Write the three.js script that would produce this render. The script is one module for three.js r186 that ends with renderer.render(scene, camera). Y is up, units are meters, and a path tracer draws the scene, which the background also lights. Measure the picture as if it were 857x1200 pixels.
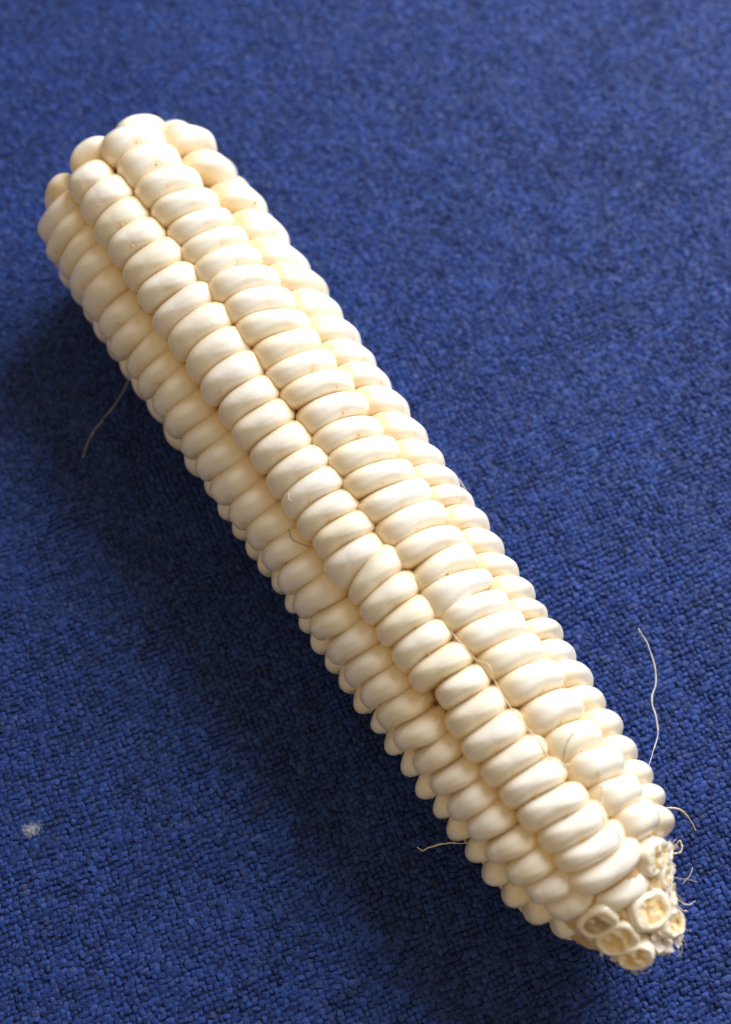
import * as THREE from 'three';
import { mergeGeometries } from 'three/addons/utils/BufferGeometryUtils.js';

// ------------------------------------------------------------------ camera, light, exposure
const scene = new THREE.Scene();
const W = 731, H = 1024;
const camera = new THREE.PerspectiveCamera(2 * Math.atan(600 / 1500) * 180 / Math.PI, W / H, 0.01, 10);
camera.position.set(0, 0.24708, 0.10565);
camera.up.set(0, 1, 0);
camera.lookAt(0, 0.0205, 0);
camera.focus = 0.238;
camera.userData.fStop = 10;

// a dim, slightly warm room; the daylight comes from one large window up and to the right
scene.background = new THREE.Color().setRGB(0.42, 0.325, 0.205);
const windowLight = new THREE.RectAreaLight(new THREE.Color().setRGB(0.96, 1.0, 1.07), 13.6, 0.52, 0.43);
windowLight.position.set(0.33, 0.47, -0.45);
windowLight.lookAt(0, 0, 0);
scene.add(windowLight);

const renderer = new THREE.WebGLRenderer({ antialias: true });
renderer.setSize(W, H);
renderer.toneMapping = THREE.LinearToneMapping;
renderer.toneMappingExposure = 1.0;
renderer.shadowMap.enabled = true;

// ------------------------------------------------------------------ helpers
function rng(seed) {
  let a = seed >>> 0;
  return () => { a = (a + 0x6D2B79F5) >>> 0; let t = a; t = Math.imul(t ^ (t >>> 15), t | 1); t ^= t + Math.imul(t ^ (t >>> 7), t | 61); return ((t ^ (t >>> 14)) >>> 0) / 4294967296; };
}
const R = rng(20431);
const rs = (a = 1) => (R() * 2 - 1) * a;
const clamp = THREE.MathUtils.clamp, lerp = THREE.MathUtils.lerp, sstep = THREE.MathUtils.smoothstep;
function hash3(x, y, z) {
  let h = Math.imul(x | 0, 374761393) ^ Math.imul(y | 0, 668265263) ^ Math.imul(z | 0, 2147483647 ^ 0x5bd1e995);
  h = Math.imul(h ^ (h >>> 13), 1274126177); h ^= h >>> 16;
  return (h >>> 0) / 4294967296;
}
function noise3(x, y, z) {                       // smooth value noise, -1..1
  const ix = Math.floor(x), iy = Math.floor(y), iz = Math.floor(z), f = (t) => t * t * (3 - 2 * t);
  const u = f(x - ix), v = f(y - iy), w = f(z - iz);
  let s = 0;
  for (let k = 0; k < 8; k++) {
    const a = k & 1, b = (k >> 1) & 1, c = k >> 2;
    s += hash3(ix + a, iy + b, iz + c) * (a ? u : 1 - u) * (b ? v : 1 - v) * (c ? w : 1 - w);
  }
  return s * 2 - 1;
}
function table(xs, ys, x) {                      // smooth interpolation in a short table
  if (x <= xs[0]) return ys[0] + (x - xs[0]) * 0;
  const n = xs.length - 1;
  if (x >= xs[n]) return ys[n];
  let i = 0; while (x > xs[i + 1]) i++;
  const h = xs[i + 1] - xs[i], t = (x - xs[i]) / h;
  const m = (k) => k <= 0 ? (ys[1] - ys[0]) / (xs[1] - xs[0]) : k >= n ? (ys[n] - ys[n - 1]) / (xs[n] - xs[n - 1]) : (ys[k + 1] - ys[k - 1]) / (xs[k + 1] - xs[k - 1]);
  const t2 = t * t, t3 = t2 * t;
  return ys[i] * (2 * t3 - 3 * t2 + 1) + m(i) * h * (t3 - 2 * t2 + t) + ys[i + 1] * (-2 * t3 + 3 * t2) + m(i + 1) * h * (t3 - t2);
}
const counts = {};
function numbered(name) {
  const n = counts[name] = (counts[name] ?? -1) + 1;
  return n ? name + '_' + String(n).padStart(3, '0') : name;
}
function part(name, geometry, material, parent) {
  const m = new THREE.Mesh(geometry, material);
  m.name = numbered(name); m.castShadow = m.receiveShadow = true;
  parent.add(m);
  return m;
}
function geo(pos, idx, col, uv) {
  const g = new THREE.BufferGeometry();
  g.setAttribute('position', new THREE.Float32BufferAttribute(pos, 3));
  if (uv) g.setAttribute('uv', new THREE.Float32BufferAttribute(uv, 2));
  if (col) g.setAttribute('color', new THREE.Float32BufferAttribute(col, 3));
  g.setIndex(idx); g.computeVertexNormals();
  return g;
}
function noiseTexture(size, seed, layers) {      // tileable grey noise for fine relief
  const d = new Uint8Array(size * size * 4), v = new Float32Array(size * size);
  for (const [cells, amp] of layers) {
    const r = rng(seed + cells), g = Float32Array.from({ length: cells * cells }, () => r() * 2 - 1), f = (t) => t * t * (3 - 2 * t);
    for (let y = 0; y < size; y++) for (let x = 0; x < size; x++) {
      const gx = x / size * cells, gy = y / size * cells, i = Math.floor(gx), j = Math.floor(gy), u = f(gx - i), w = f(gy - j);
      const q = (a, b) => g[((b % cells) * cells) + (a % cells)];
      v[y * size + x] += amp * lerp(lerp(q(i, j), q(i + 1, j), u), lerp(q(i, j + 1), q(i + 1, j + 1), u), w);
    }
  }
  for (let k = 0; k < size * size; k++) { const b = clamp(Math.round(128 + 127 * v[k]), 0, 255); d[k * 4] = d[k * 4 + 1] = d[k * 4 + 2] = b; d[k * 4 + 3] = 255; }
  const t = new THREE.DataTexture(d, size, size); t.wrapS = t.wrapT = THREE.RepeatWrapping; t.magFilter = THREE.LinearFilter; t.needsUpdate = true;
  return t;
}

// ------------------------------------------------------------------ materials
const kernelBump = noiseTexture(512, 5, [[24, 0.35], [64, 0.3], [150, 0.25]]);
kernelBump.repeat.set(1 / 0.012, 1 / 0.012);
const kernelRough = noiseTexture(256, 9, [[10, 0.25], [40, 0.25]]);
kernelRough.repeat.set(1 / 0.015, 1 / 0.015);
const streaks = (() => {                         // fibres running along a yarn
  const w = 64, h = 64, d = new Uint8Array(w * h * 4);
  for (let y = 0; y < h; y++) for (let x = 0; x < w; x++) {
    const t = x / w * 2 * Math.PI, n = noise3(Math.cos(t) * 3.4 + y * 0.02, Math.sin(t) * 3.4, y * 0.07) + 0.6 * noise3(Math.cos(t) * 7 + 9, Math.sin(t) * 7, y * 0.12), b = clamp(Math.round(205 + 62 * n), 90, 255);
    d.set([b, b, b, 255], (y * w + x) * 4);
  }
  const t = new THREE.DataTexture(d, w, h); t.wrapS = t.wrapT = THREE.RepeatWrapping; t.magFilter = THREE.LinearFilter; t.needsUpdate = true;
  return t;
})();
const M = {
  kernel: new THREE.MeshPhysicalMaterial({ vertexColors: true, roughness: 0.62, roughnessMap: kernelRough, bumpMap: kernelBump, bumpScale: 0.000035, ior: 1.47, specularIntensity: 0.9, clearcoat: 0.75, clearcoatRoughness: 0.27 }),
  scar: new THREE.MeshStandardMaterial({ color: new THREE.Color().setRGB(0.74, 0.56, 0.32), roughness: 0.5 }),
  core: new THREE.MeshStandardMaterial({ vertexColors: true, roughness: 0.9 }),
  chaff: new THREE.MeshPhysicalMaterial({ color: new THREE.Color().setRGB(0.82, 0.76, 0.68), roughness: 0.8, transmission: 0.35, thickness: 0, side: THREE.DoubleSide }),
  glume: new THREE.MeshStandardMaterial({ color: new THREE.Color().setRGB(0.46, 0.27, 0.11), roughness: 0.75, side: THREE.DoubleSide }),
  hollow: new THREE.MeshPhysicalMaterial({ vertexColors: true, roughness: 0.35, bumpMap: kernelBump, bumpScale: 0.0001, clearcoat: 0.9, clearcoatRoughness: 0.18 }),
  silk: new THREE.MeshStandardMaterial({ color: new THREE.Color().setRGB(0.80, 0.68, 0.50), roughness: 0.4 }),
  paleSilk: new THREE.MeshStandardMaterial({ color: new THREE.Color().setRGB(0.52, 0.49, 0.46), roughness: 0.45 }),
  greySilk: new THREE.MeshStandardMaterial({ color: new THREE.Color().setRGB(0.30, 0.28, 0.26), roughness: 0.5 }),
  lint: new THREE.MeshStandardMaterial({ color: new THREE.Color().setRGB(0.60, 0.65, 0.76), roughness: 0.8 }),
  crumb: new THREE.MeshStandardMaterial({ color: new THREE.Color().setRGB(0.60, 0.48, 0.34), roughness: 0.7 }),
  base: new THREE.MeshStandardMaterial({ color: new THREE.Color().setRGB(0.007, 0.017, 0.075), roughness: 1 }),
  yarn: new THREE.MeshPhysicalMaterial({ color: 0xffffff, roughness: 0.55, specularIntensity: 0.5, map: streaks, bumpMap: streaks, bumpScale: 0.00012, sheen: 0.6, sheenColor: new THREE.Color().setRGB(0.10, 0.24, 0.85), sheenRoughness: 0.4 }),
};

// ------------------------------------------------------------------ the blue woven upholstery fabric
const fabric = new THREE.Mesh(new THREE.PlaneGeometry(0.9, 0.9, 60, 60).rotateX(-Math.PI / 2), M.base);
fabric.name = 'fabric_ground';
fabric.receiveShadow = true;
fabric.userData = { kind: 'structure', label: 'blue woven upholstery fabric under the white corn cob' };
scene.add(fabric);
{
  // one yarn float: a low arched lozenge whose fibres twist round it
  const NA = 16, NB = 10, lump = (v0) => {
    const pos = [], idx = [], uv = [], sq = (x, p) => Math.sign(x) * Math.pow(Math.abs(x), p);
    for (let j = 0; j <= NB; j++) for (let i = 0; i <= NA; i++) {
      const v = j / NB * Math.PI, u = i / NA * 2 * Math.PI, x = -sq(Math.cos(v), 0.85), r = Math.pow(Math.sin(v), 0.75);
      const f = (1 + 0.10 * Math.sin(4 * u + 4 * x + v0)) * (1 + 0.28 * noise3(x * 1.7 + v0 * 9, Math.cos(u) * 1.5, Math.sin(u) * 1.5 + v0));
      pos.push(x * 0.5, r * f * Math.sin(u) * 0.5 - 0.3 * x * x, r * f * Math.cos(u) * 0.5 + 0.06 * noise3(x * 2, v0 * 5, 1)); uv.push(i / NA, j / NB);
    }
    for (let j = 0; j < NB; j++) for (let i = 0; i < NA; i++) { const a = j * (NA + 1) + i, b = a + NA + 1; idx.push(a, a + 1, b, b, a + 1, b + 1); }
    return geo(pos, idx, null, uv);
  };
  const pitch = 0.00107, ang = 0.42, ca = Math.cos(ang), sa = Math.sin(ang), list = [];
  const r = rng(77);
  for (let i = -235; i <= 235; i++) for (let j = -235; j <= 235; j++) {
    const a = i * pitch, b = j * pitch;
    let x = a * ca + b * sa, z = -a * sa + b * ca;
    if (Math.abs(x) > 0.150 || z < -0.225 || z > 0.135) { r(); continue; }
    const wx = noise3(x * 60, z * 60, 1) * 0.0011 + noise3(x * 260, z * 260, 2) * 0.0003, wz = noise3(x * 60, z * 60, 5) * 0.0011 + noise3(x * 260, z * 260, 6) * 0.0003;
    x += wx + (r() - 0.5) * pitch * 0.38; z += wz + (r() - 0.5) * pitch * 0.38;
    list.push([x, z, (i + j) & 1, i, j]);
  }
  const m4 = new THREE.Matrix4(), q = new THREE.Quaternion(), e = new THREE.Euler(), p = new THREE.Vector3(), s = new THREE.Vector3(), c = new THREE.Color();
  const KINDS = 5, sets = Array.from({ length: KINDS }, () => []);
  for (const l of list) sets[Math.floor(r() * KINDS)].push(l);
  sets.forEach((set, kind) => {
    const weave = new THREE.InstancedMesh(lump(kind * 1.37 + 0.4), M.yarn, set.length);
    weave.name = numbered('woven_yarn'); weave.userData.kind = 'stuff';
    set.forEach(([x, z, over, i, j], k) => {
      const slub = 1 + 0.25 * noise3(i * 0.35, over ? j * 3.1 : i * 2.7, 3) + (r() - 0.5) * 0.5;
      p.set(x, 0.0001 + 0.00016 * noise3(x * 500, z * 500, 8) + (over ? 0.00008 : 0) + (r() - 0.5) * 0.0002, z);
      e.set((r() - 0.5) * 0.7, ang + (over ? Math.PI / 2 : 0) + (r() - 0.5) * 0.6, (r() - 0.5) * 0.5, 'YXZ');
      q.setFromEuler(e);
      s.set(pitch * (over ? 1.35 : 1.7) * slub, pitch * 0.6 * (0.75 + r() * 0.5), pitch * (over ? 1.1 : 1.0) * (0.75 + r() * 0.5) * Math.sqrt(slub));
      weave.setMatrixAt(k, m4.compose(p, q, s));
      const t = 0.62 + r() * 0.76 + 0.14 * noise3(x * 180, z * 180, 4), pale = r() < 0.09 ? 0.022 * r() : 0;
      weave.setColorAt(k, c.setRGB(0.014 * t + pale, 0.043 * t + pale, 0.205 * t + pale));
    });
    weave.castShadow = weave.receiveShadow = true;
    fabric.add(weave);
  });
  // loose fibre ends that stand up out of the yarns
  const hair = new THREE.TubeGeometry(new THREE.CatmullRomCurve3([new THREE.Vector3(-0.5, -0.05, 0), new THREE.Vector3(-0.2, 0.22, 0.06), new THREE.Vector3(0.15, 0.25, -0.05), new THREE.Vector3(0.5, 0.08, 0.1)]), 6, 0.016, 4);
  const N = 60000, fuzz = new THREE.InstancedMesh(hair, M.yarn, N);
  fuzz.name = 'yarn_fuzz'; fuzz.userData.kind = 'stuff'; fuzz.castShadow = fuzz.receiveShadow = true;
  for (let k = 0; k < N; k++) {
    const l = list[Math.floor(r() * list.length)], size = 0.0008 + r() * 0.0011;
    p.set(l[0] + (r() - 0.5) * pitch, 0.00034 + r() * 0.0001, l[1] + (r() - 0.5) * pitch); e.set((r() - 0.5) * 0.8, r() * 6.283, (r() - 0.5) * 0.5, 'YXZ');
    fuzz.setMatrixAt(k, m4.compose(p, q.setFromEuler(e), s.setScalar(size)));
    const t = 0.9 + r() * 0.8; fuzz.setColorAt(k, c.setRGB(0.024 * t, 0.06 * t, 0.25 * t));
  }
  fabric.add(fuzz);
}

// ------------------------------------------------------------------ the cob: axis, profile, rows
const A0 = new THREE.Vector3(-0.05242, 0.02332, -0.07671), DIR = new THREE.Vector3(0.53912, -0.02702, 0.84179).normalize();
const UPV = new THREE.Vector3(0, 1, 0).addScaledVector(DIR, -DIR.y).normalize(), SIDE = new THREE.Vector3().crossVectors(DIR, UPV);
const MID = 0.088, HGT = 0.0209;                 // the group's origin lies under the middle of the cob, on the fabric
const cob = new THREE.Group();
cob.name = 'corn_cob';
cob.userData = { label: 'white corn cob with plump cream kernels lying diagonally on blue woven fabric', category: 'corn cob' };
cob.quaternion.setFromRotationMatrix(new THREE.Matrix4().makeBasis(DIR, UPV, SIDE));
cob.position.copy(A0).addScaledVector(DIR, MID).addScaledVector(UPV, -HGT);
scene.add(cob);
cob.updateMatrixWorld(true);
const SP = [-7, -5, -2, 2, 8, 20, 60, 124, 155, 166, 174, 180, 186, 190], RP = [8, 13.5, 18.4, 21.4, 22.9, 23.1, 22.2, 20.2, 18.6, 17.6, 15, 10.5, 7.5, 5];
const radius = (s) => table(SP, RP, s);          // all in millimetres along the axis from the thick end
const slope = (s) => clamp((radius(s + 0.8) - radius(s - 0.8)) / 1.6, -2.2, 2.2);
function onCob(s, deg, r) {                      // millimetres and degrees to the cob's own frame, metres
  const t = deg * Math.PI / 180;
  return new THREE.Vector3(s / 1000 - MID, HGT + r * Math.cos(t) / 1000, -r * Math.sin(t) / 1000);
}
function frameAt(s, deg, turn = 0, lean = 0) {   // x round the cob, y outwards, z towards the tip
  const t = deg * Math.PI / 180, u = new THREE.Vector3(0, Math.cos(t), -Math.sin(t)), tx = new THREE.Vector3(0, -Math.sin(t), -Math.cos(t)), k = slope(s) - lean;
  const n = u.clone().addScaledVector(new THREE.Vector3(1, 0, 0), -k).normalize(), z = new THREE.Vector3().crossVectors(tx, n);
  const q = new THREE.Quaternion().setFromRotationMatrix(new THREE.Matrix4().makeBasis(tx, n, z));
  return q.multiply(new THREE.Quaternion().setFromAxisAngle(new THREE.Vector3(0, 1, 0), -turn * Math.PI / 180));
}
// row borders, degrees round the cob at several stations
const SB = [5, 40, 80, 124, 155, 178];
const BORDER = {
  AB: [-88, -88, -88, -85, -77, -66], BC: [-43, -45, -44.5, -42, -37, -29], CD: [-14, -7, -6.5, -3.5, 6, 22], DE: [25, 32, 35, 40.5, 48, 58], EF: [74, 78, 80, 84, 90, 98],
};
const at = (n, s) => table(SB, BORDER[n], s);
function borders(row, s) {
  if (row < 4) { const n = ['AB', 'BC', 'CD', 'DE', 'EF']; return [at(n[row], s), at(n[row + 1], s)]; }
  const a = at('EF', s), b = at('AB', s) + 360, k = row - 4;    // five rows underneath and at the sides, 4 .. 8; row 8 is the lower left one
  return [lerp(a, b, k / 5 * (1 + 0.0)), lerp(a, b, (k + 1) / 5)];
}
const ROWS = [
  [7.2, 12.8, 17.3, 22.8, 29.1, 35.3, 40.5, 45.9, 51.1, 56.0, 62.3, 67.4, 73.1, 79.2, 84.5, 90.4, 95.7, 101.1, 106.6, 112.0, 117.2, 122.4, 127.2, 132.4, 137.3, 142.2, 146.9, 151.5, 156.7, 161.3, 166.0, 170.9, 175.3],
  [9.7, 15.8, 22.3, 28.1, 34.5, 40.3, 46.1, 51.9, 58.2, 64.4, 70.0, 75.7, 81.2, 86.8, 92.0, 96.8, 101.8, 106.7, 111.3, 116.3, 121.2, 126.2, 131.1, 135.9, 140.6, 145.8, 150.9, 155.6, 160.2, 165.2, 169.8, 174.3, 178.7],
  [7.6, 14.9, 21.5, 27.2, 32.4, 37.4, 42.9, 48.5, 54.0, 59.4, 64.9, 70.1, 75.4, 80.7, 86.1, 91.3, 96.4, 101.7, 106.8, 112.2, 116.7, 121.2, 125.4, 130.7, 136.1, 141.7, 147.4, 153.4, 158.7, 164.4, 170.0],
  [9.9, 18.2, 27.6, 36.8, 44.1, 50.2, 57.3, 63.7, 69.9, 75.4, 81.7, 88.5, 94.7, 100.2, 104.3, 109.7, 114.8, 119.9, 125.1, 130.0, 134.0, 138.7, 143.4, 148.0, 153.2, 158.5, 163.5, 167.7, 172.0],
  null, null, null, null,
  [6.0, 11.4, 16.8, 22.2, 27.6, 33.0, 38.5, 44.2, 51.0, 58.2, 65.8, 72.1, 77.2, 82.3, 87.2, 92.0, 96.1, 101.1, 105.8, 110.7, 115.5, 120.3, 125.1, 129.7, 134.5, 139.3, 144.0, 148.6, 153.5, 158.2, 163.1, 168.1, 172.9, 177.5],
];
for (let k = 4; k < 8; k++) { const r = []; for (let s = 4 + k; s < 174; s += 5.9 + rs(0.5)) r.push(s); ROWS[k] = r; }

function kernelGeometry(o) {                     // half sizes in mm: a round the cob, b along it, c outwards
  const { a, b, c, wedge = 0, bend = 0, scarZ = 0.66, scarX = 0, stain = 0, seed, rings = 15, seg = 34, p = 3.3, kk = 2.1, m = 2.05 } = o, pos = [], uv = [], col = [], idx = [];
  const tint = hash3(seed, 7, 3) ** 1.5 * 1.25, warm = hash3(seed, 3, 9), ox = hash3(seed, 1, 1), oz = hash3(seed, 2, 2), skewX = (hash3(seed, 5, 5) - 0.5) * 0.16;
  const push = (psi, phi) => {
    const ux = Math.sin(psi) * Math.cos(phi), uz = Math.sin(psi) * Math.sin(phi), uy = Math.cos(psi);
    let lo = 0, hi = 2;
    for (let k = 0; k < 18; k++) { const r = (lo + hi) / 2; (Math.pow(Math.pow(Math.abs(ux * r), p) + Math.pow(Math.abs(uz * r), p), kk / p) + Math.pow(Math.abs(uy * r), m) < 1) ? lo = r : hi = r; }
    let x = ux * lo * a, z = uz * lo * b, y = uy * lo * c;
    const z0 = z;
    const X = x / a;
    z *= 1 + wedge * X;
    z += bend * (X * X - 0.3) * (0.4 + 0.6 * Math.max(0, y / c));                    // bowed over its neighbour
    z += skewX * x * 0.4 + 0.05 * b * Math.sin(X * 2.4 + seed);                     // no two lie quite straight
    x *= 1 + 0.028 * y;                                                            // a kernel is a wedge, narrower at its foot
    y += 0.15 * noise3(x * 0.2 + seed * 1.37, z * 0.24 + seed * 0.61, seed * 1.7) + 0.02 * noise3(x * 0.9, z * 1.1 + seed, 3.1);
    pos.push(x / 1000, y / 1000, z / 1000); uv.push(x / 1000 + ox, z / 1000 + oz);
    // floury white crown, glassier and yellower flanks and foot
    const crown = sstep(y, c * 0.30, c * 0.98), n = 0.5 + 0.5 * noise3(x * 0.55 + seed * 3, z * 0.8, y * 0.4), germ = Math.exp(-((x / a - skewX) ** 2) * 3 - ((z / b - 0.75) ** 2) * 3.5) * (0.35 + 0.5 * warm);
    const spot = stain * Math.exp(-(((X - scarX) * a) ** 2 + ((z0 / b - scarZ) * b) ** 2) / 0.5);
    const k1 = 0.035 * (n - 0.5), t = clamp(crown - 0.30 * germ - spot, -0.3, 1);
    col.push(lerp(0.87, 0.905 - 0.02 * tint, t) + k1, lerp(0.70, 0.882 - 0.045 * tint, t) + k1, lerp(0.45, 0.848 - 0.11 * tint - 0.04 * warm, t) + k1 * 1.2);
  };
  push(0, 0);
  for (let j = 1; j <= rings; j++) for (let i = 0; i < seg; i++) push(Math.pow(j / rings, 0.9) * 2.0, i / seg * 2 * Math.PI);
  for (let i = 0; i < seg; i++) idx.push(0, 1 + (i + 1) % seg, 1 + i);
  for (let j = 0; j < rings - 1; j++) for (let i = 0; i < seg; i++) {
    const q = 1 + j * seg + i, n = 1 + j * seg + (i + 1) % seg; idx.push(q, n, q + seg, n, n + seg, q + seg);
  }
  return geo(pos, idx, col, uv);
}
const scarGeo = new THREE.SphereGeometry(0.00034, 8, 6); scarGeo.scale(1, 0.8, 1);
const kernels = [];
let seed = 0;
function addKernel(s, deg, o, turn = 0, lift = 0, lean = 0) {
  seed++;
  const scarZ = table([0, 70, 130, 165], [0.26, 0.36, 0.62, 0.68], s), scarX = (hash3(seed, 8, 8) - 0.5) * 0.5;
  const c = o.c ?? 7.0, g = kernelGeometry({ c, seed, scarZ, scarX, stain: o.scar === false ? 0 : 0.25 + 0.75 * hash3(seed, 6, 6), ...o }), k = part('kernel', g, M.kernel, cob);
  k.quaternion.copy(frameAt(s, deg, turn, lean));
  k.position.copy(onCob(s, deg, radius(s) + lift)).addScaledVector(new THREE.Vector3(0, 1, 0).applyQuaternion(k.quaternion), -c / 1000);
  kernels.push(k);
  if (o.scar !== false) {                        // the little point where the silk was attached, on the side towards the tip
    const y = c * Math.pow(1 - Math.pow(Math.pow(Math.abs(scarX), 3.3) + Math.pow(scarZ, 3.3), 2.1 / 3.3), 1 / 2.05), x = scarX * o.a * (1 + 0.028 * y);
    const z = scarZ * o.b * (1 + (o.wedge ?? 0) * scarX) + (o.bend ?? 0) * (scarX * scarX - 0.3) * (0.4 + 0.6 * y / c);
    const sc = part('silk_scar', scarGeo, M.scar, k); sc.position.set(x / 1000, y / 1000 - 0.0001, z / 1000); sc.scale.setScalar(0.4 + 0.5 * hash3(seed, 9, 9));
  }
  return k;
}
// kernels of the visible rows that are shaped unlike their neighbours: [row, index] -> changes
const ODD = {
  '1,17': { wedge: -0.26, dTurn: -8, dDeg: -2, b: 3.6, da: 0.97 }, '1,18': { wedge: 0.3, dTurn: -15, dDeg: 1, b: 3.1, da: 0.97 },
  '2,20': { wedge: 0.28, dTurn: -8, dDeg: 0, b: 3.2, ds: -0.3 }, '2,21': { wedge: -0.36, dTurn: -6, dDeg: -2, b: 3.3, ds: 0.3 },
  '3,0': { da: 0.74, dDeg: -7, b: 4.0, dTurn: -8 }, '3,1': { da: 0.68, dDeg: -7, b: 4.1, dTurn: 16 }, '3,2': { da: 0.86, b: 4.3 }, '3,3': { da: 0.9 },
  '1,23': { da: 0.84, dDeg: 3 }, '1,32': { da: 0.98, b: 2.9 },
};
ROWS.forEach((row, r) => row.forEach((s0, i) => {
  const prev = i ? row[i - 1] : s0 - (row[1] - s0), next = i < row.length - 1 ? row[i + 1] : s0 + (s0 - row[i - 1]);
  const lo = (prev + s0) / 2, hi = (s0 + next) / 2, odd = ODD[r + ',' + i] ?? {};
  const s = (lo + hi) / 2 + (odd.ds ?? 0), [d0, d1] = borders(r, s), half = (d1 - d0) / 2 * Math.PI / 180, rr = radius(s);
  const under = r >= 5 && r <= 7;
  const a = (rr - (r === 8 ? 4.4 : r === 0 ? 3.6 : 3.1)) * Math.tan(half) * 1.045 * (odd.da ?? 1) * (1 + rs(0.05)) * (1 + 0.38 * sstep(s, 166, 179)) * lerp(0.9, 0.97, sstep(s, 5, 30)), b = odd.b ?? clamp((hi - lo) / 2 * 1.27 * (1 + rs(0.04)) * (1 + 0.12 * sstep(s, 166, 179)), 2.3, 4.9);
  const turn = (r === 8 ? 8 : r === 0 ? table([0, 60, 100, 125, 170], [14, 20, 18, 14, 8], s) : r === 1 ? lerp(8, 3, sstep(s, 20, 150)) : r === 2 ? 6 : r === 3 ? 13 : 0) + rs(3.2) + (odd.dTurn ?? 0);
  addKernel(s, (d0 + d1) / 2 + rs(0.8) + (odd.dDeg ?? 0), { a, b, wedge: odd.wedge ?? rs(0.09), bend: (r === 8 ? 0.5 : 1) * table([0, 100, 135, 165], [1.5, 1.3, 0.7, -0.2], s) * (1 + rs(0.2)), scar: !under && r !== 4, rings: under ? 9 : 15, seg: under ? 22 : 34 }, turn, rs(0.28) + [0.0, 0.4, 0.35, 0.15, 0, -0.3, -0.3, -0.3, -0.5][r], rs(0.05) + (r < 4 || r === 8 ? table([0, 60, 110, 160, 176], [0.5, 0.45, 0.3, 0.05, -0.05], s) : 0));
}));
// the blunt end: kernels that close over the thick end of the cob
for (const [s, deg, a, b, turn, lift] of [
  [-1.6, 20, 5.8, 4.2, 4, 0.5], [-0.6, -20, 5.2, 3.8, 8, 0], [-1.8, -60, 5.4, 3.6, 4, 0], [-1.6, 60, 5.6, 4, 0, 0], [-2, 100, 5.8, 4, 0, 0], [-2, 143, 5.8, 4, 0, 0], [-2, 186, 5.8, 4, 0, 0], [-2, 229, 5.8, 4, 0, 0], [-2, 268, 5.4, 4, 0, 0],
  [-6.4, 10, 5.2, 4.2, 0, 0.3], [-6.4, 100, 5.2, 4.2, 0, 0.3], [-6.4, 190, 5.2, 4.2, 0, 0.3], [-6.4, 275, 5.2, 4.2, 0, 0.3],
]) addKernel(s, deg, { a, b, c: 5, p: 2.6, scar: false }, turn, lift);

// the pith the kernels stand on, with papery brown chaff in the gaps
{
  const pos = [], col = [], idx = [], uv = [], n = 90, seg = 72;
  for (let j = 0; j <= n; j++) {
    const s = lerp(-6, 188, j / n), r0 = Math.max(0.3, Math.min(radius(clamp(s, -6, 190)) - lerp(5.2, 1.2, sstep(s, 168, 180)), 1.5 + Math.max(0, 188 - s) * 1.1, 3 + Math.max(0, s + 6) * 2));
    for (let i = 0; i < seg; i++) {
      const d = i / seg * 360, k = noise3(s * 0.7, Math.cos(d / 57.3) * 7, Math.sin(d / 57.3) * 7), v = onCob(s, d, r0 + (0.45 + 0.5 * sstep(s, 168, 177)) * k), t = 0.8 + 0.3 * k, tip = sstep(s, 168, 177);
      pos.push(v.x, v.y, v.z); uv.push(i / seg, s); col.push(lerp(0.42, 0.76, tip) * t, lerp(0.25, 0.55, tip) * t, lerp(0.10, 0.30, tip) * t);
    }
  }
  for (let j = 0; j < n; j++) for (let i = 0; i < seg; i++) { const a = j * seg + i, b = j * seg + (i + 1) % seg; idx.push(a, b, a + seg, b, b + seg, a + seg); }
  const cap = (j, flip) => { const c = pos.length / 3, v = onCob(lerp(-6, 188, j / n) + (j ? 0.6 : -0.6), 0, 0); pos.push(v.x, v.y, v.z); uv.push(0, 0); col.push(0.7, 0.53, 0.33); for (let i = 0; i < seg; i++) { const a = j * seg + i, b = j * seg + (i + 1) % seg; flip ? idx.push(a, c, b) : idx.push(a, b, c); } };
  cap(0, true); cap(n, false);
  part('cob_core', geo(pos, idx, col, uv), M.core, cob);
  const flakes = [];
  for (let k = 0; k < 260; k++) {
    const g = new THREE.PlaneGeometry(1.5 + R() * 1.4, 0.8 + R() * 1.2, 4, 2), q = g.attributes.position, r = Math.floor(R() * 5);
    for (let i = 0; i < q.count; i++) q.setZ(i, 0.35 * q.getX(i) ** 2 * 0.4 + rs(0.14));
    g.computeVertexNormals(); g.scale(1e-3, 1e-3, 1e-3); g.rotateX(-Math.PI / 2 + rs(0.5)); g.rotateZ(rs(0.5)); g.rotateY(rs(3));
    const s = lerp(4, 174, R()), d = borders(r === 4 ? 8 : r, s)[r === 4 ? 1 : 0] + rs(3);
    g.applyQuaternion(frameAt(s, d)); const v = onCob(s, d, radius(s) - 4.6 + rs(0.5)); g.translate(v.x, v.y, v.z); flakes.push(g);
  }
  const ch = part('chaff', mergeGeometries(flakes), M.glume, cob); ch.userData.kind = 'stuff'; ch.userData.label = 'thin brown papery chaff between the kernel rows';
}

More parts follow.
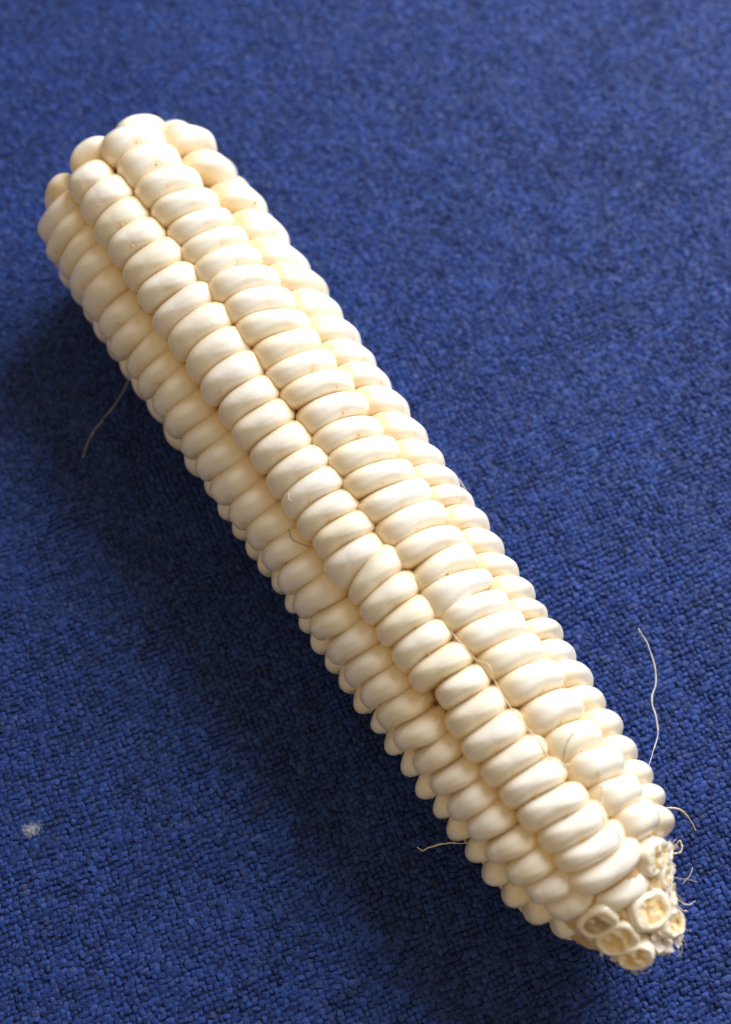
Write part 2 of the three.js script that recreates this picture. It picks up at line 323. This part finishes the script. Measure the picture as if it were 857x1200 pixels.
// unfilled kernels at the tip: pale rims round wrinkled golden hollows
function hollowGeometry(a, b, depth, folds, sd) {
  const pos = [], uv = [], col = [], idx = [], rings = 26, seg = 52, dir = hash3(sd, 4, 1) * 0.6 - 0.3;
  const push = (t, phi) => {
    const cx = Math.cos(phi), cz = Math.sin(phi), k = Math.pow(Math.pow(Math.abs(cx), 2.5) + Math.pow(Math.abs(cz), 2.5), -1 / 2.5) * (1 + 0.07 * noise3(cx * 1.6 + sd, cz * 1.6, sd * 3));
    const rr = t < 0.82 ? t / 0.82 : 1 + 0.05 * (t - 0.82) / 0.18, x0 = cx * k * rr, z0 = cz * k * rr;
    const inside = 1 - sstep(rr, 0.52, 0.78), w = noise3(x0 * 2.2 + sd, z0 * 2.2, sd * 2);
    const fold = Math.pow(Math.abs(Math.sin((x0 * Math.cos(dir) + z0 * 0.3 * dir) * folds * 0.55 + sd + 0.8 * w)), 0.7) * 0.85 + 0.35 * noise3(x0 * 4 + sd, z0 * 2.5, 2);
    const e = clamp((rr - 0.78) / 0.22, 0, 1);
    let y = inside * depth * (-0.85 + fold * (0.5 + 0.5 * sstep(rr, 0, 0.3))) + 0.2 * noise3(x0 * 1.8 + sd, z0 * 1.8, sd) + 0.08 * noise3(cx * 6, cz * 6, sd + rr * 3) - 0.9 * (1 - Math.sqrt(1 - 0.98 * e * e));
    if (t > 0.82) y -= 2.4 * (t - 0.82) / 0.18;
    pos.push(x0 * a / 1000, y / 1000, z0 * b / 1000); uv.push(x0 * a / 1000, z0 * b / 1000);
    const gold = clamp(inside * (1.25 - 1.0 * fold) + 0.10, 0, 1), brown = sd === 6 && inside > 0.6 ? 0.5 : 1;
    col.push(lerp(0.91, 0.85 * brown, gold), lerp(0.86, 0.62 * brown, gold), lerp(0.73, 0.27 * brown, gold));
  };
  push(0, 0);
  for (let j = 1; j <= rings; j++) for (let i = 0; i < seg; i++) push(j / rings, i / seg * 2 * Math.PI);
  for (let i = 0; i < seg; i++) idx.push(0, 1 + (i + 1) % seg, 1 + i);
  for (let j = 0; j < rings - 1; j++) for (let i = 0; i < seg; i++) { const q = 1 + j * seg + i, n = 1 + j * seg + (i + 1) % seg; idx.push(q, n, q + seg, n, n + seg, q + seg); }
  return geo(pos, idx, col, uv);
}
[
  [176.1, 36, 3.9, 3.0, 0, 0], [179.2, 54, 3.5, 2.5, 0, 0], [182.4, 78, 3.0, 2.4, 0, 0], [182.4, 12, 4.0, 3.2, 6, 0.5], [186.2, 44, 3.6, 2.5, 10, 0.3],
  [179.3, -42, 3.7, 2.7, 4, 0.2], [183.2, -41, 3.8, 2.8, 6, 0.3], [187.0, -40, 3.2, 2.3, 8, 0.5],
  [177, 90, 3.0, 2.4, 0, 0], [183, 112, 2.8, 2.1, 0, 0], [178, 135, 3.0, 2.4, 0, 0], [183, 165, 2.8, 2.1, 0, 0], [178, 185, 3.0, 2.4, 0, 0], [178, 232, 3.0, 2.4, 0, 0], [183, 215, 2.6, 2.0, 0, 0], [188, 140, 2.2, 1.7, 0, 0],
].forEach(([s, deg, a, b, turn, lift], i) => {
  const k = part('unfilled_kernel', hollowGeometry(a, b, 0.6 + 0.2 * hash3(i, 1, 7), 7 + 3 * hash3(i, 2, 7), i + 1), M.hollow, cob);
  k.quaternion.copy(frameAt(s, deg, turn)); k.position.copy(onCob(s, deg, radius(s) + lift - 0.5)); k.userData.label = 'small collapsed kernel with a pale rim and golden wrinkled hollow';
});
{
  // white papery shreds and fine fibres round the tip
  const shreds = [], hairs = [];
  for (let k = 0; k < 150; k++) {
    const g = new THREE.PlaneGeometry(1.0 + R() * 1.8, 0.5 + R() * 1.0, 6, 3), q = g.attributes.position, f = R() * 6;
    for (let i = 0; i < q.count; i++) q.setZ(i, 0.3 * Math.sin(q.getX(i) * 2.4 + f) + 0.25 * q.getY(i) ** 2 + rs(0.12));
    g.computeVertexNormals(); g.scale(1e-3, 1e-3, 1e-3); g.rotateX(-Math.PI / 2 + rs(0.9)); g.rotateZ(rs(0.7)); g.rotateY(rs(3.1));
    const s = lerp(k < 26 ? 175 : 178, 189, R()), d = k < 26 ? 62 + rs(26) : k < 100 ? lerp(-70, 80, R()) : lerp(-40, 320, R());
    g.applyQuaternion(frameAt(s, d)); const v = onCob(s, d, radius(s) - (k < 26 ? 0.9 : 1.5) + rs(0.6)); g.translate(v.x, v.y, v.z); shreds.push(g);
  }
  for (let k = 0; k < 18; k++) {
    const s = lerp(174, 190, R()), d = k < 13 ? 62 + rs(24) : lerp(-40, 320, R()), v = onCob(s, d, radius(s) - 1), pts = [v], h = new THREE.Vector3(rs(1) + 0.4, rs(1), rs(1)).normalize();
    for (let j = 0; j < 5; j++) { h.add(new THREE.Vector3(rs(0.5), rs(0.5), rs(0.5))).normalize(); pts.push(pts[j].clone().addScaledVector(h, 0.0007 + R() * 0.0004)); }
    hairs.push(new THREE.TubeGeometry(new THREE.CatmullRomCurve3(pts), 14, 0.00004, 5));
  }
  const a = part('husk_shreds', mergeGeometries(shreds), M.chaff, cob); a.userData.kind = 'stuff'; a.userData.label = 'thin white papery shreds round the tip';
  const b = part('tip_fibres', mergeGeometries(hairs), M.chaff, cob); b.userData.kind = 'stuff'; b.userData.label = 'fine white fibres round the tip';
}

// ------------------------------------------------------------------ corn silk
function silkGeometry(pts, r, sd, wob = 0.00007) {
  const curve = new THREE.CatmullRomCurve3(pts, false, 'centripetal'), n = pts.length * 10, sub = [];
  for (let i = 0; i <= n; i++) { const p = curve.getPoint(i / n); sub.push(p.add(new THREE.Vector3(noise3(i * 0.22, sd, 1), noise3(i * 0.22, sd, 2), noise3(i * 0.22, sd, 3)).multiplyScalar(wob))); }
  const g = new THREE.TubeGeometry(new THREE.CatmullRomCurve3(sub), n * 2, r, 7), p = g.attributes.position, c = new THREE.CatmullRomCurve3(sub);
  for (let i = 0; i < p.count; i++) {            // uneven, slightly flattened strand, thinner at its ends
    const t = Math.floor(i / 8) / (n * 2), o = c.getPointAt(Math.min(1, t)), k = (0.75 + 0.3 * noise3(t * 22, sd, 9)) * (0.45 + 0.55 * Math.sin(Math.PI * clamp(t * 0.9 + 0.08, 0, 1)) ** 0.5);
    p.setXYZ(i, o.x + (p.getX(i) - o.x) * k, o.y + (p.getY(i) - o.y) * k, o.z + (p.getZ(i) - o.z) * k);
  }
  g.computeVertexNormals();
  return g;
}
const inv = cob.matrixWorld.clone().invert();
function freeSilk(pts, r, mat, sd, label) {      // points in the world, millimetres
  const k = part('silk_strand', silkGeometry(pts.map(([x, y, z]) => new THREE.Vector3(x / 1000, y / 1000, z / 1000).applyMatrix4(inv)), r, sd), mat, cob);
  k.userData.label = label;
}
freeSilk([[-49, 3.5, -42.4], [-51.9, 4.0, -39.6], [-53.1, 5.0, -35.8], [-54.9, 5.0, -32.1], [-57.3, 4.5, -28.8], [-58.8, 4.0, -26.6], [-60.1, 3.0, -24.0], [-61.0, 1.8, -21.5]], 0.00013, M.paleSilk, 1, 'thin curved silk hair over the fabric beside the thick end');
freeSilk([[54.9, 3.5, 17.9], [56.1, 4.0, 20.8], [56.8, 5.0, 24.1], [57.2, 5.0, 27.1], [56.9, 5.0, 30.3], [55.8, 5.5, 33.4], [56.1, 6.0, 36.6], [56.3, 6.0, 39.5], [55.3, 7.0, 42.6], [54.1, 8.5, 45.1], [52.9, 10.0, 47.6]], 0.0002, M.paleSilk, 2, 'long wavy silk strand rising over the fabric near the tip');
freeSilk([[52, 14, 56.3], [53.1, 14.0, 56.5], [54.7, 14.0, 56.2], [57.2, 12.0, 56.0], [59.0, 10.0, 56.6], [60.4, 8.0, 57.6], [61.3, 6.5, 58.7]], 0.00024, M.silk, 3, 'short bent silk strand sticking out near the tip');
freeSilk([[52.4, 17.5, 64], [53.3, 18.0, 64.5], [54.3, 18.0, 65.0], [55.3, 18.0, 64.7], [55.7, 18.0, 63.7], [55.5, 18.0, 62.8], [55.1, 17.5, 63.1], [55.0, 17.0, 63.9]], 0.0002, M.silk, 4, 'small silk loop beside the tip');
freeSilk([[19, 8, 61.2], [17.6, 7.0, 61.3], [16.1, 6.0, 61.0], [14.3, 5.5, 61.0], [12.8, 5.0, 61.3], [11.7, 4.5, 61.5], [10.6, 3.0, 61.8], [9.7, 2.5, 61.1]], 0.00018, M.silk, 5, 'short silk strand in the shade under the cob');
freeSilk([[13.6, 12.5, -15.1], [14.6, 13.0, -14.1], [16.1, 14.0, -12.6], [17.6, 14.0, -11.3], [18.9, 13.0, -10.8], [20.0, 12.0, -9.7], [20.9, 11.0, -8.3]], 0.0003, M.paleSilk, 6, 'clear silk strand curving out from the middle of the cob');
freeSilk([[53.6, 14, 71], [54.4, 14.0, 71.5], [55.6, 13.0, 72.4], [56.7, 12.0, 72.8], [57.6, 12.0, 72.8], [58.5, 12.0, 72.2]], 0.00014, M.chaff, 7, 'fine white fibre at the tip');
freeSilk([[53.8, 13.5, 71.6], [54.7, 13.0, 72.4], [55.6, 12.0, 73.3], [56.5, 11.0, 73.7], [57.5, 10.0, 73.7]], 0.0002, M.chaff, 8, 'fine white fibre at the tip');
freeSilk([[55.8, 15, 69.8], [56.7, 15.0, 68.9], [57.5, 15.0, 68.0], [58.2, 14.0, 66.7]], 0.00008, M.chaff, 9, 'fine white fibre at the tip');
// strands that lie on the kernels: dropped from outside, straight towards the cob's axis
scene.updateMatrixWorld(true);
const ray = new THREE.Raycaster();
function surface(s, deg) {
  const far = onCob(s, deg, 40).applyMatrix4(cob.matrixWorld), axis = onCob(s, deg, 0).applyMatrix4(cob.matrixWorld);
  ray.set(far, axis.sub(far).normalize());
  const h = ray.intersectObjects(kernels, false)[0];
  return Math.max(h ? 40 - h.distance * 1000 : 0, radius(s) - 4);
}
function layedSilk(pts, r, mat, sd, label, lift = 0.1) {
  const c = new THREE.CatmullRomCurve3(pts.map(([s, d]) => new THREE.Vector3(s, d, 0))), n = pts.length * 5, line = [];
  for (let i = 0; i <= n; i++) { const p = c.getPoint(i / n); line.push([p.x, p.y, surface(p.x, p.y)]); }
  let smooth = line.map(([s, d, q]) => [s, d, q]);
  for (let k = 0; k < 4; k++) smooth = smooth.map(([s, d, q], i) => [s, d, Math.max(line[i][2], (smooth[Math.max(0, i - 1)][2] + smooth[Math.min(n, i + 1)][2]) / 2)]);   // a strand spans the creases
  const k = part('silk_strand', silkGeometry(smooth.map(([s, d, q]) => onCob(s, d, q + lift)), r, sd, 0.00004), mat, cob);
  k.userData.label = label;
}
layedSilk([[125.9, -3.9], [129.1, -4.0], [132.6, -1.7], [134.8, 1.7], [138.0, 0.4], [143.2, -1.0], [146.9, 0.3], [150.7, 0.6], [152.3, 0.3], [154.6, 3.4], [156.0, 9.8]], 0.00017, M.silk, 11, 'long silk strand lying in the groove between two rows');
layedSilk([[156.2, 4.8], [153.8, 9.7], [152.4, 15.9], [152.1, 26.1]], 0.00009, M.greySilk, 12, 'fine curled grey hair on a kernel');
layedSilk([[159.4, 18.3], [161.8, 17.5], [165.6, 7.3], [167.1, 6.8], [168.6, 9.4], [170.5, 8.7]], 0.0001, M.silk, 13, 'fine silk hair across two kernels near the tip');
layedSilk([[92.7, -49.7], [94.9, -49.2], [97.9, -46.5]], 0.00009, M.greySilk, 14, 'fine grey hair on a kernel');
layedSilk([[88.8, -32.8], [90.0, -34.1], [91.1, -32.9]], 0.0001, M.chaff, 15, 'tiny pale fibre on a kernel');
layedSilk([[142.9, 42.1], [144.5, 41.0]], 0.0001, M.silk, 16, 'fine silk hair in a groove');

// ------------------------------------------------------------------ a bit of lint on the fabric
{
  const lint = new THREE.Group(); lint.name = 'lint_speck'; lint.position.set(-0.0636, 0.0005, 0.0575);
  lint.userData = { label: 'tiny pale speck of lint on the blue fabric near the lower left', category: 'lint' };
  scene.add(lint);
  const t = [];
  for (let k = 0; k < 220; k++) {
    const p = [new THREE.Vector3((rs(1) + rs(1)) * 0.0009, 0.00005 + R() * 0.0003, (rs(1) + rs(1)) * 0.0007)], h = new THREE.Vector3(rs(1), rs(0.25), rs(1)).normalize();
    for (let j = 0; j < 4; j++) { h.add(new THREE.Vector3(rs(0.6), rs(0.25), rs(0.6))).normalize(); p.push(p[j].clone().addScaledVector(h, 0.00022)); }
    t.push(new THREE.TubeGeometry(new THREE.CatmullRomCurve3(p), 10, 0.00001, 4));
  }
  const f = part('lint_fibres', mergeGeometries(t), M.lint, lint); f.userData.kind = 'stuff';
  for (let k = 0; k < 2; k++) {
    const g = new THREE.IcosahedronGeometry(0.00018, 2), q = g.attributes.position;
    for (let i = 0; i < q.count; i++) { const n = 1 + 0.35 * noise3(q.getX(i) * 5000 + k, q.getY(i) * 5000, q.getZ(i) * 5000); q.setXYZ(i, q.getX(i) * n * 1.3, q.getY(i) * n * 0.7, q.getZ(i) * n); }
    g.computeVertexNormals();
    part('crumb', g, M.crumb, lint).position.set(-0.0006 + 0.0009 * k, 0.0003, 0.0001 - 0.0003 * k);
  }
}

renderer.render(scene, camera);
